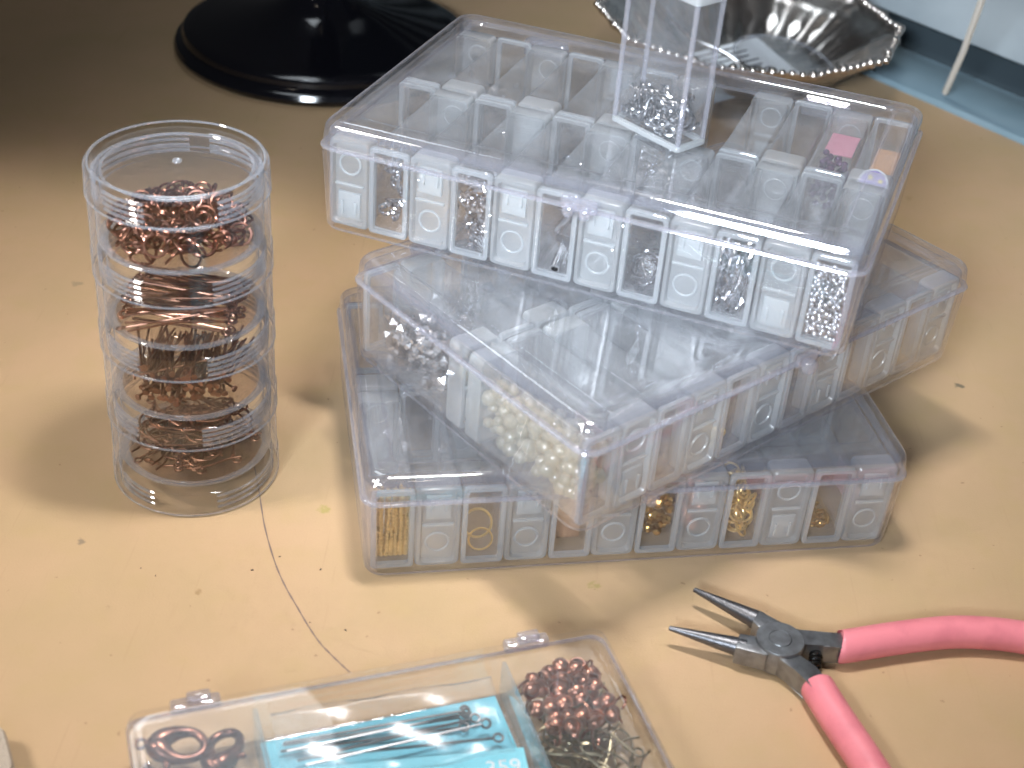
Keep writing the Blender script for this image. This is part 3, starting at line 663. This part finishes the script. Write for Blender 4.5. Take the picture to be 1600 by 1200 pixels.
for k in range(4):
    s_ = link('jar_section', sec, jar, TR(0, 0, JP * k) @ rot((0, 0, .12 * k)))
    link('screw_thread', thr_me, s_)
    if k == 0: link('screw_thread', foot_me, s_)
    link('skirt_edge', rim_t, s_, TR(0, 0, .0007))
    link('floor_rim', floor_t, s_, TR(0, 0, .0096))
    link('floor_disc', floor_d, s_, TR(0, 0, .0095))
LZ = 4 * JP
cap = link('lid', MB().add(*lathe([(JR - .0006, 0), (JR + .0001, .0010), (JR, .0030), (JR - .0003, .0088), (JR - .0008, .0095), (JR - .0016, .0098), (JR - .0024, .0095), (JR - .0030, .0086), (.00001, .0084), (.00001, .0072), (JR - .0040, .0072), (JR - .0022, .0062), (JR - .0018, .0004)], 96)).mesh('jar_lid', M['jar'], 25), jar, TR(0, 0, LZ))
link('lid_edge', rim_t, cap, TR(0, 0, .0008))
link('top_edge', ring_mb(JR - .0015, .00035, 96, 6).mesh('top_edge', M['jarthread']), cap, TR(0, 0, .0095))
link('inner_ring', ring_mb(JR - .0048, .0004, 96, 6).mesh('inner_ring', M['jarthread']), cap, TR(0, 0, .0070))
link('sprue_mark', MB().add(*ball(.0014, (0, 0, 0), 14, 8, .5)).mesh('sprue_mark', M['jarthread']), cap, TR(0, 0, .0086))
def jz(k): return JP * k + .0099 + G
# tier 4 (top): jump rings
cr = ring_mb(.0031, .00042, 20, 6).mesh('ring', M['copper']); cro = ring_mb(.0031, .00042, 20, 6, .25).mesh('ring', M['copper'])
z0 = jz(3); npl = 0
P = []
while len(P) < 165:
    a = rnd(0, 2 * PI); r = .0186 * math.sqrt(rng.random()); x, y = r * math.cos(a), r * math.sin(a)
    hgt = .0095 * (1 - (r / .0235) ** 2) + .0010
    p = Vector((x, y, z0 + .0009 + hgt * rng.random())); best = min(((p - q).length for q in P), default=1)
    if best > .0019: P.append(p)
for p in P:
    low = (p.z - z0) < .0022
    t_ = .25 if low else 1.1
    tag(link('jump_ring', cr if rng.random() < .6 else cro, None, TR(JX, JY, 0) @ TR(*p) @ rot((rnd(-t_, t_), rnd(-t_, t_), rnd(0, 6)))), 'copper jump ring heaped in the jar under its lid', 'ring', 'copper jump rings in the jar')
# tier 3: eye pins
def eyepin(L):
    P = [(-L / 2, 0, 0), (L / 2, 0, 0)]
    m = MB().add(*tube(P, .00038, 6)); m.add(*tube([(L / 2 + .0012 + .0012 * math.cos(a), .0012 * math.sin(a), 0) for a in (PI + 2 * PI * i / 14 for i in range(14))], .00038, 6)); return m
ep = eyepin(.029).mesh('eye_pin', M['copperpin']); z0 = jz(2)
for k in range(58):
    s = -1 if k % 2 else 1
    yy = rnd(-.0135, .0115); lim = math.sqrt(max(0, .0208 ** 2 - yy ** 2)) - .0168
    z = z0 + .0010 + .0095 * rng.random() * (1 - abs(yy) / .022)
    tag(link('eye_pin', ep, None, TR(JX + rnd(-.3, .3) * max(.001, lim), JY + yy, z) @ rot((rnd(-.5, .5), rnd(-.16, .16), (0 if s > 0 else PI) + rnd(-.45, .45)))), 'copper eye pin in the third tier of the jar', 'eye pin', 'copper eye pins in the jar')
# tier 2: head pins
hp = MB().add(*tube([(0, 0, 0), (0, 0, .0215)], .00040, 6)).add(*lathe([(.00001, -.0004), (.0010, -.0004), (.0011, 0), (.0010, .0002), (.00001, .0003)], 12, close=False)).mesh('head_pin', M['rawcopper'])
z0 = jz(1)
for k in range(85):
    x = rnd(-.0125, .0140); y = rnd(-.0165, -.0095) * math.sqrt(max(.1, 1 - (x / .0205) ** 2))
    z = z0 + .0012 + .0105 * rng.random() ** 1.6
    L_ = .0215
    th = math.radians(86) - rnd(0, .22) * (1 - (z - z0) / .0125)
    if z + L_ * math.cos(th) > z0 + .0128: th = PI / 2 - .02
    tag(link('head_pin', hp, None, TR(JX + x, JY + y, z) @ rot((0, 0, rnd(-.35, .35))) @ rot((-th, 0, 0))), 'copper head pin bundled in the second tier of the jar', 'head pin', 'copper head pins in the jar')
for (x, y, zz, az) in ((-.0135, -.0128, .0075, 1.2), (-.0125, -.0145, .0012, .5), (-.0110, -.0140, .004, .9), (.0150, -.0085, .003, -1.0)):
    tag(link('head_pin', hp, None, TR(JX + x, JY + y, z0 + zz) @ rot((0, 0, -az)) @ rot((-1.45, 0, 0))), 'copper head pin bundled in the second tier of the jar', 'head pin', 'copper head pins in the jar')
# tier 1: ear wires
def earwire(mat, r=.00038):
    P = smooth_path([(0, 0, 0), (0, 0, .004), (.0002, 0, .0085), (.0022, 0, .0122), (.0058, 0, .0132), (.0090, 0, .0112), (.0104, 0, .0070), (.0106, 0, .0010), (.0122, 0, -.0030)], 4)
    m = MB().add(*tube(P, r, 6)); m.add(*tube([(-.0012 + .0012 * math.cos(a), 0, -.0008 + .0012 * math.sin(a)) for a in (2 * PI * i / 14 for i in range(14))], r, 6, True))
    m.add(*tube([(0, 0, .0012), (0, 0, .0032)], r * 2.0, 8)); m.v = [(x - .0055, y, z - .005) for x, y, z in m.v]; return m.mesh('ear_wire', mat)
ew = earwire(M['rawcopper']); z0 = jz(0)
for k in range(52):
    a = rnd(0, 2 * PI); r = .0120 * math.sqrt(rng.random())
    lay_ = rng.random()
    tag(link('ear_wire', ew, None, TR(JX + r * math.cos(a), JY + r * math.sin(a), z0 + .0010 + .0065 * lay_) @ rot((0, 0, rnd(0, 6.3))) @ rot((PI / 2 + rnd(-.42, .42) * (.3 + lay_ * .7), rnd(-.2, .2), 0))), 'copper ear wire in the lowest tier of the jar', 'ear wire', 'copper ear wires in the jar')

# ------------------------------------------------------------ shallow divided box in front
FH = .018
bl = at(195, 1112, FH); br = at(940, 976, FH)
fa = math.atan2(br.y - bl.y, br.x - bl.x); FLn = (br - bl).length; FD = .088
FM = TR(bl.x, bl.y, G) @ rot((0, 0, fa)) @ TR(FLn / 2, -FD / 2, 0)
fb = thing('divided_box', 'shallow clear divided box of copper clasps and blue cards', 'storage box', FM)
hx, hy = FLn / 2, FD / 2
def FR(o, z, r=.004): return rr(hx + o, hy + o, r, z, 5)
link('tray', MB().add(*loft([FR(-.0020, 0), FR(-.0010, .0005), FR(-.0004, FH - .0042), FR(-.0016, FH - .0042), FR(-.0024, .0016, .003), FR(-.0032, .0012, .003)])).mesh('tray', M['fbox']), fb)
lidm = MB().add(*loft([FR(0, FH - .0040), FR(-.0001, FH - .0010), FR(-.0004, FH - .0003), FR(-.0012, FH), FR(-.0040, FH - .0001), FR(-.0046, FH - .0004)], False, True))
lidm.add(*loft([FR(-.0040, FH - .0014), FR(-.0014, FH - .0014), FR(-.0012, FH - .0040)], True, False)); n = len(FR(0, 0)); lidm.add(FR(0, FH - .0040) + FR(-.0012, FH - .0040), [(i, (i + 1) % n, n + (i + 1) % n, n + i) for i in range(n)])
fl = link('lid', lidm.mesh('lid', M['fbox']), fb)
link('lid_edge', MB().add(*loft([FR(.0003, FH - .0041), FR(.0004, FH - .0034), FR(-.0002, FH - .0033), FR(-.0003, FH - .0042)], close=True)).mesh('lid_edge', M['boxrim']), fl)
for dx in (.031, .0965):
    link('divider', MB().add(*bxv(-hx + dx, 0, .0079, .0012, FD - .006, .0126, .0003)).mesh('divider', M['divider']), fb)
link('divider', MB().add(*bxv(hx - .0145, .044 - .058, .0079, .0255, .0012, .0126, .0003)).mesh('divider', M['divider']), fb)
fh = MB().add(*bxv(0, 0, 0, .0125, .0034, .0030, .0008)).add(*bxv(.001, .0012, .0008, .006, .003, .0026, .0006)).mesh('hinge', M['boxrim'])
for dx in (.0170, FLn - .0210): link('hinge', fh, fb, TR(-hx + dx, hy + .0010, FH - .0028))
def FP(x, y, z): return FM @ Vector((-hx + x, hy - y, z))     # x from the left wall, y from the back wall
def fplace(x, y, z, e=(0, 0, 0)): return FM @ TR(-hx + x, hy - y, z) @ rot(e)
# cards
tag(link('blue_card', MB().add(*bxv(0, 0, 0, .063, .080, .0005)).mesh('blue_card', M['bluecard']), None, fplace(.0637, .0435, .00165, (0, 0, .01))), 'turquoise backing card on the floor of the divided box', 'card')
nc = thing('number_card', 'bright turquoise card printed with white digits 359', 'card', fplace(.0650, .0440, .0052, (.02, 0, -.13)))
link('sheet', MB().add(*bxv(0, 0, 0, .055, .045, .0005)).mesh('sheet', M['bluecard2']), nc)
def text_mesh(body, size, mat):
    cu = bpy.data.curves.new('digits', 'FONT'); cu.body = body; cu.size = size; cu.extrude = .00004; cu.align_x = 'CENTER'
    o = bpy.data.objects.new('digits_tmp', cu); C.objects.link(o); bpy.context.view_layer.update()
    me = bpy.data.meshes.new_from_object(o.evaluated_get(bpy.context.evaluated_depsgraph_get())); bpy.data.objects.remove(o)
    me.materials.clear(); me.materials.append(mat); return me
link('printed_digits', text_mesh('359', .0062, M['white']), nc, TR(.0213, .0148, .00032) @ rot((0, 0, 0)))
# eye pins lying on the blue card
dp = eyepin(.046).mesh('eye_pin', M['gun'])
for (x, y, z, a) in ((.0600, .0085, .0035, -.05), (.0605, .0100, .0045, .02), (.0590, .0112, .0036, -.08), (.0625, .0125, .0040, .05), (.0600, .0092, .0058, -.02), (.0660, .0175, .0055, -.12), (.0640, .0165, .0062, .04)):
    tag(link('eye_pin', dp, None, fplace(x, y, z, (rnd(0, 1), 0, a))), 'dark steel eye pin on the turquoise card', 'eye pin', 'dark eye pins in the divided box')
sl = MB(); na, nb = 28, 14; gv = []
for a in range(na + 1):
    for b in range(nb + 1):
        gv.append((-.029 + .058 * a / na, -.012 + .024 * b / nb, .0008 * math.sin(a * .55 + b * .3) * math.sin(b * .45 + .5) + rnd(-.00012, .00012)))
sl.add(gv, [(a * (nb + 1) + b, (a + 1) * (nb + 1) + b, (a + 1) * (nb + 1) + b + 1, a * (nb + 1) + b + 1) for a in range(na) for b in range(nb)])
so = tag(link('clear_sleeve', sl.mesh('clear_sleeve', M['sleeve'], 80), None, fplace(.0635, .0150, .0092, (.10, 0, -.03))), 'crinkled clear plastic sleeve over the dark eye pins', 'sleeve')
so.modifiers.new('thickness', 'SOLIDIFY').thickness = .00015
# lobster clasps
def clasp():
    P = smooth_path([(-.0074, 0, 0), (-.0058, .0002, 0), (-.0030, .0022, 0), (.0005, .0036, 0), (.0038, .0034, 0), (.0060, .0012, 0), (.0062, -.0014, 0), (.0042, -.0034, 0), (.0008, -.0040, 0), (-.0024, -.0030, 0), (-.0050, -.0010, 0), (-.0070, -.0003, 0)], 4)
    n = len(P); rad = []
    for i in range(n):
        s = i / (n - 1)
        rad.append(.00115 + .0016 * math.exp(-((s - .14) / .12) ** 2) * .9 + .0017 * math.exp(-((s - .90) / .12) ** 2))
    body = MB().add(*tube(P, rad, 10)).add(*ball(.0030, (-.0046, .0002, 0), 14, 8, .68))
    lev = MB().add(*tube([(-.0030, -.0042, .0), (-.0020, -.0056, 0)], [.0006, .0007], 8)).add(*ball(.0009, (-.0020, -.0060, 0), 8, 6))
    ring = ring_mb(.0013, .0005, 14, 6); ring.v = [(x - .0090, y, z) for x, y, z in ring.v]
    return body.mesh('hook', M['darkcopper'], 60), lev.mesh('lever', M['darkcopper']), ring.mesh('ring', M['darkcopper'])
cb, cl, crg = clasp()
for k, (x, y, z, e) in enumerate(((.0115, .0070, .0105, (.15, .05, -.25)), (.0215, .0105, .0095, (-.2, .1, 1.15)), (.0120, .0190, .0075, (.3, .1, .3)), (.0215, .0245, .0060, (.1, -.1, 2.2)), (.0105, .0290, .0050, (0, .2, -.6)), (.0200, .0330, .0045, (.2, 0, .9)), (.0045, .0150, .0060, (1.3, .2, 1.6)), (.0155, .0200, .0038, (.1, 0, 2.7)))):
    o = thing('lobster_clasp', 'antique copper lobster clasp in the corner compartment', 'clasp', fplace(x, y, z, e), 'lobster clasps in the divided box')
    link('hook', cb, o); link('lever', cl, o); link('ring', crg, o)
# bead tips
def cup():
    pr = []
    for i in range(7): a = PI / 2 * i / 6; pr.append((.0021 * math.cos(a) + 1e-5, -.0021 * math.sin(a)))
    inn = [(p * .86, q * .86) for p, q in pr[::-1]]
    return MB().add(*lathe(pr + inn, 16)).mesh('cup', M['tip'], 60)
cupm = cup(); lpm = MB().add(*tube(smooth_path([(0, 0, 0), (.0002, 0, .0015), (.0010, 0, .0034), (.0022, 0, .0038), (.0030, 0, .0026), (.0028, 0, .0012)], 4), .00032, 6)).mesh('loop', M['copper'])
P = heap(36, (.1012, FLn - .0055), (.0062, .0270), (.0085, .0122), .0046, lambda a, b: 1.0, .95)
for p in P:
    o = thing('bead_tip', 'copper clamshell bead tip in the divided box', 'bead tip', fplace(p.x, p.y, p.z, (PI + rnd(-1.0, 1.0) if rng.random() < .75 else rnd(-1.2, 1.2), rnd(-.9, .9), rnd(0, 6.3))) @ Matrix.Scale(1.15, 4), 'copper bead tips in the divided box')
    op = rnd(.1, 1.3)
    link('cup', cupm, o); link('cup', cupm, o, TR(.0021, 0, 0) @ rot((0, -op, 0)) @ TR(-.0021, 0, 0) @ rot((PI, 0, 0)))
    link('loop', lpm, o, TR(-.0020, 0, 0) @ rot((0, -1.0, 0)))
ebr = earwire(M['brass'], .00036)
for p in heap(26, (.1050, FLn - .0085), (.018, .050), (.0030, .0100), .0045):
    tag(link('ear_wire', ebr, None, fplace(p.x, p.y, p.z, (0, 0, rnd(0, 6.3))) @ rot((PI / 2 + rnd(-.25, .25), rnd(-.15, .15), 0))), 'antique brass ear wire under the copper bead tips', 'ear wire', 'brass ear wires in the divided box')

# ------------------------------------------------------------ pliers
pl = thing('pliers', 'round-nose pliers with pink dipped handles and dark steel jaws', 'pliers', TR(*at(1219, 1000, 0)))
PO = pl.matrix_basis.translation
def pw(u, v, z): return at(u, v, z) - PO
for tip, base in (((1084, 921), (1183, 969)), ((1045, 981), (1158, 1012))):
    a = pw(*tip, .0062); b = pw(*base, .0058); d = b - a
    P = [a + d * t for t in (0, .01, .25, .5, .75, 1.0, 1.06)]
    link('jaw', MB().add(*tube(P, [.0004, .0007, .0012, .00175, .0023, .0028, .0028], 20)).mesh('jaw', M['blacksteel'], 40), pl)
def slab(pxs, z0, z1, name, mat, bev=.0004):
    poly = [pw(u, v, z1).xy for u, v in pxs]
    s = sum(poly[i].x * poly[(i + 1) % len(poly)].y - poly[(i + 1) % len(poly)].x * poly[i].y for i in range(len(poly)))
    if s < 0: poly = poly[::-1]
    link(name, MB().add(*prism(poly, z0, z1, bev)).mesh(name, mat), pl)
ZT_, ZB_ = .0086, .0022
slab([(1186, 953), (1230, 976), (1222, 998), (1190, 984), (1176, 970)], ZB_, ZT_, 'jaw_block', M['steel'])
slab([(1156, 989), (1196, 996), (1214, 1006), (1199, 1024), (1149, 1011)], ZB_, ZT_ - .0002, 'jaw_block', M['steel'])
slab([(1240, 981), (1265, 985), (1290, 989), (1322, 988), (1322, 1012), (1288, 1010), (1262, 1005), (1235, 1010)], ZB_ - .0006, ZT_ - .0006, 'arm', M['steel'])
slab([(1211, 1024), (1226, 1013), (1252, 1024), (1275, 1040), (1292, 1060), (1271, 1078), (1262, 1063), (1240, 1045)], ZB_ - .0006, ZT_ - .0004, 'arm', M['steel'])
pc = pw(1219, 1000, ZT_)
link('pivot', MB().add(*lathe([(.00001, ZB_ - .0008), (.0066, ZB_ - .0008), (.0069, ZB_ - .0002), (.0069, ZT_ + .0001), (.0066, ZT_ + .0006), (.0033, ZT_ + .0006), (.0032, ZT_ + .0004), (.0030, ZT_ + .0007), (.00001, ZT_ + .0007)], 40, close=False)).mesh('pivot', M['steel']), pl, TR(pc.x, pc.y, 0))
hup = [pw(u, v, .0052) for u, v in ((1313, 1009), (1325, 1008), (1400, 996), (1480, 987), (1540, 988), (1600, 995), (1680, 1012), (1770, 1040), (1850, 1075))]
hdn = [pw(u, v, .0052) for u, v in ((1276, 1070), (1283, 1082), (1312, 1128), (1342, 1172), (1372, 1218), (1402, 1268), (1425, 1320), (1440, 1380))]
for H_ in (hup, hdn):
    P = smooth_path(H_, 5); n = len(P)
    rad = [.0047] * n; rad[0] = .0040; rad[1] = .0045; rad[-1] = .002
    v, f = tube(P, rad, 20); v = [(p[0], p[1], .0049 + (p[2] - .0052) * 1.02) for p in v]
    link('handle', MB().add(v, f).mesh('handle', M['pink'], 50), pl)
sa, sb = pw(1277, 1006, .0045), pw(1273, 1043, .0040); P = []
ax = (sb - sa).normalized(); e1 = ax.orthogonal().normalized(); e2 = ax.cross(e1)
for i in range(97):
    a = 2 * PI * 6 * i / 96; P.append(sa + (sb - sa) * i / 96 + (e1 * math.cos(a) + e2 * math.sin(a)) * .0016)
link('spring', MB().add(*tube(P, .0004, 6)).mesh('spring', M['spring']), pl)

# ------------------------------------------------------------ silver dish behind
DX, DY, DR, DZ = .105, .722, .0745, .036
dish = thing('scalloped_dish', 'tarnished silver scalloped dish with beaded rim behind the boxes', 'dish', TR(DX, DY, G))
n = 240; NS = 10
def srad(a, k): return 1 + k * (.020 * math.cos(NS * a) + .010 * math.cos(2 * NS * a) + .003 * math.cos(3 * NS * a))
prof = [(.00001, .0062, 0), (.030, .0062, 0), (.040, .0085, .2), (.052, .0165, .7), (.060, .0245, 1), (.0645, .0285, 1), (.0668, .0290, 1), (.0690, .0312, 1), (.0715, .0318, 1), (.0735, .0345, 1), (.0745, .0352, 1), (.0745, .0340, 1), (.070, .0300, 1), (.058, .0215, 1), (.045, .0105, .4), (.034, .0045, 0), (.032, 0, 0), (.029, 0, 0), (.028, .0042, 0), (.00001, .0046, 0)]
rings = [[(r * srad(2 * PI * i / n, k) * math.cos(2 * PI * i / n), r * srad(2 * PI * i / n, k) * math.sin(2 * PI * i / n), z + (.0012 * math.cos(24 * 2 * PI * i / n) if .04 < r < .055 and j < 5 else 0)) for i in range(n)] for j, (r, z, k) in enumerate(prof)]
link('bowl', MB().add(*loft(rings, False, False)).mesh('bowl', M['dish'], 50), dish)
bd = MB().add(*ball(.0022, (0, 0, 0), 10, 6)).mesh('rim_bead', M['dish'])
NBd = 100
for i in range(NBd):
    a = 2 * PI * i / NBd; r = .0752 * srad(a, 1); s_ = 1.25 if i % 4 == 0 else .9
    link('rim_bead', bd, dish, TR(r * math.cos(a), r * math.sin(a), .0352) @ Matrix.Scale(s_, 4))
pap = thing('folded_paper', 'white printed paper slip lying in the silver dish', 'paper', TR(DX - .006, DY - .012, .0105) @ rot((.12, -.12, .5)))
link('sheet', MB().add(*bxv(0, 0, 0, .060, .045, .0004)).mesh('sheet', M['paper']), pap)
ln = MB().add(*bxv(0, 0, 0, .038, .0011, .0002)).mesh('text_line', M['ink'])
for k in range(8): link('text_line', ln, pap, TR(rnd(-.003, .003), .018 - .0048 * k, .0003) @ Matrix.Diagonal((rnd(.8, 1.1), 1, 1, 1)))
cd = thing('clear_round_lid', 'clear round plastic lid leaning inside the silver dish', 'lid', TR(DX + .020, DY - .010, .0165) @ rot((.10, .12, 0)))
link('panel', MB().add(*lathe([(.00001, .0), (.026, 0), (.0264, .0006), (.026, .0012), (.00001, .0012)], 48, close=False)).mesh('panel', M['lens']), cd)
link('rim', ring_mb(.0264, .0007, 64, 8).mesh('rim', M['jarthread']), cd, TR(0, 0, .0006))
cdw = smooth_path([(-.045, .012, .030), (-.030, -.004, .020), (-.012, -.018, .0175), (-.002, -.030, .0160), (.004, -.040, .020)], 6)
tag(link('steel_wire', MB().add(*tube(cdw, .0011, 8)).mesh('steel_wire', M['silver']), None, TR(DX, DY, .004)), 'bent silver wire lying across the paper in the dish', 'wire')

# ------------------------------------------------------------ desk lamp
LX, LY = -.112, .718
lamp = thing('desk_lamp', 'desk lamp with wide glossy black domed base at the back', 'lamp', TR(LX, LY, G))
link('base', MB().add(*lathe([(.00001, 0), (.0740, 0), (.0765, .0015), (.0775, .0040), (.0765, .0062), (.0735, .0074), (.0728, .0082), (.0732, .0100), (.0722, .0125), (.0695, .0138), (.0660, .0143), ] + [(p.x, p.y) for p in smooth_path([(.0660, .0143, 0), (.058, .0158, 0), (.046, .0185, 0), (.034, .0220, 0), (.024, .0265, 0), (.0165, .034, 0), (.0120, .050, 0), (.0105, .12, 0)], 6)[1:]] + [(.00001, .12)], 128, close=False)).mesh('base', M['blackgloss'], 40), lamp)
hd = LAMP - Vector((LX, LY, 0))
link('stem', MB().add(*tube([(0, 0, .115), (0, 0, .30), (.01, -.02, .46), (.04, -.12, .545), tuple(hd + Vector((0, .03, .075))), tuple(hd + Vector((0, 0, .05)))], .0085, 16)).mesh('stem', M['lampmetal'], 50), lamp)
hdm = MB()
hdm.add(*bxv(hd.x - .03, hd.y - .002, hd.z + .045, .25, .20, .006))
hdm.add(*bxv(hd.x - .0475, hd.y + .0850, hd.z - .0690, .135, .003, .228))        # rear skirt of the unseen hood, shaped to shade the table's back left
hdm.add(*bxv(hd.x - .154, hd.y, hd.z - .0, .003, .18, .09))
link('hood', hdm.mesh('hood', M['hood']), lamp)

# ------------------------------------------------------------ cream pad at the corner
q = at(-62, 1203, .004)
tag(link('felt_pad', MB().add(*loft([rr(.012, .010, .005, z, 5) if False else [(p[0] * s, p[1] * s, p[2]) for p in rr(.012, .010, .005, z, 5)] for z, s in ((0, .96), (.001, 1), (.006, 1), (.0075, .95))])).mesh('felt_pad', M['felt']), None, TR(q.x, q.y, G) @ rot((0, 0, .5))), 'cream felt pad with rounded corner lying on the table', 'pad')
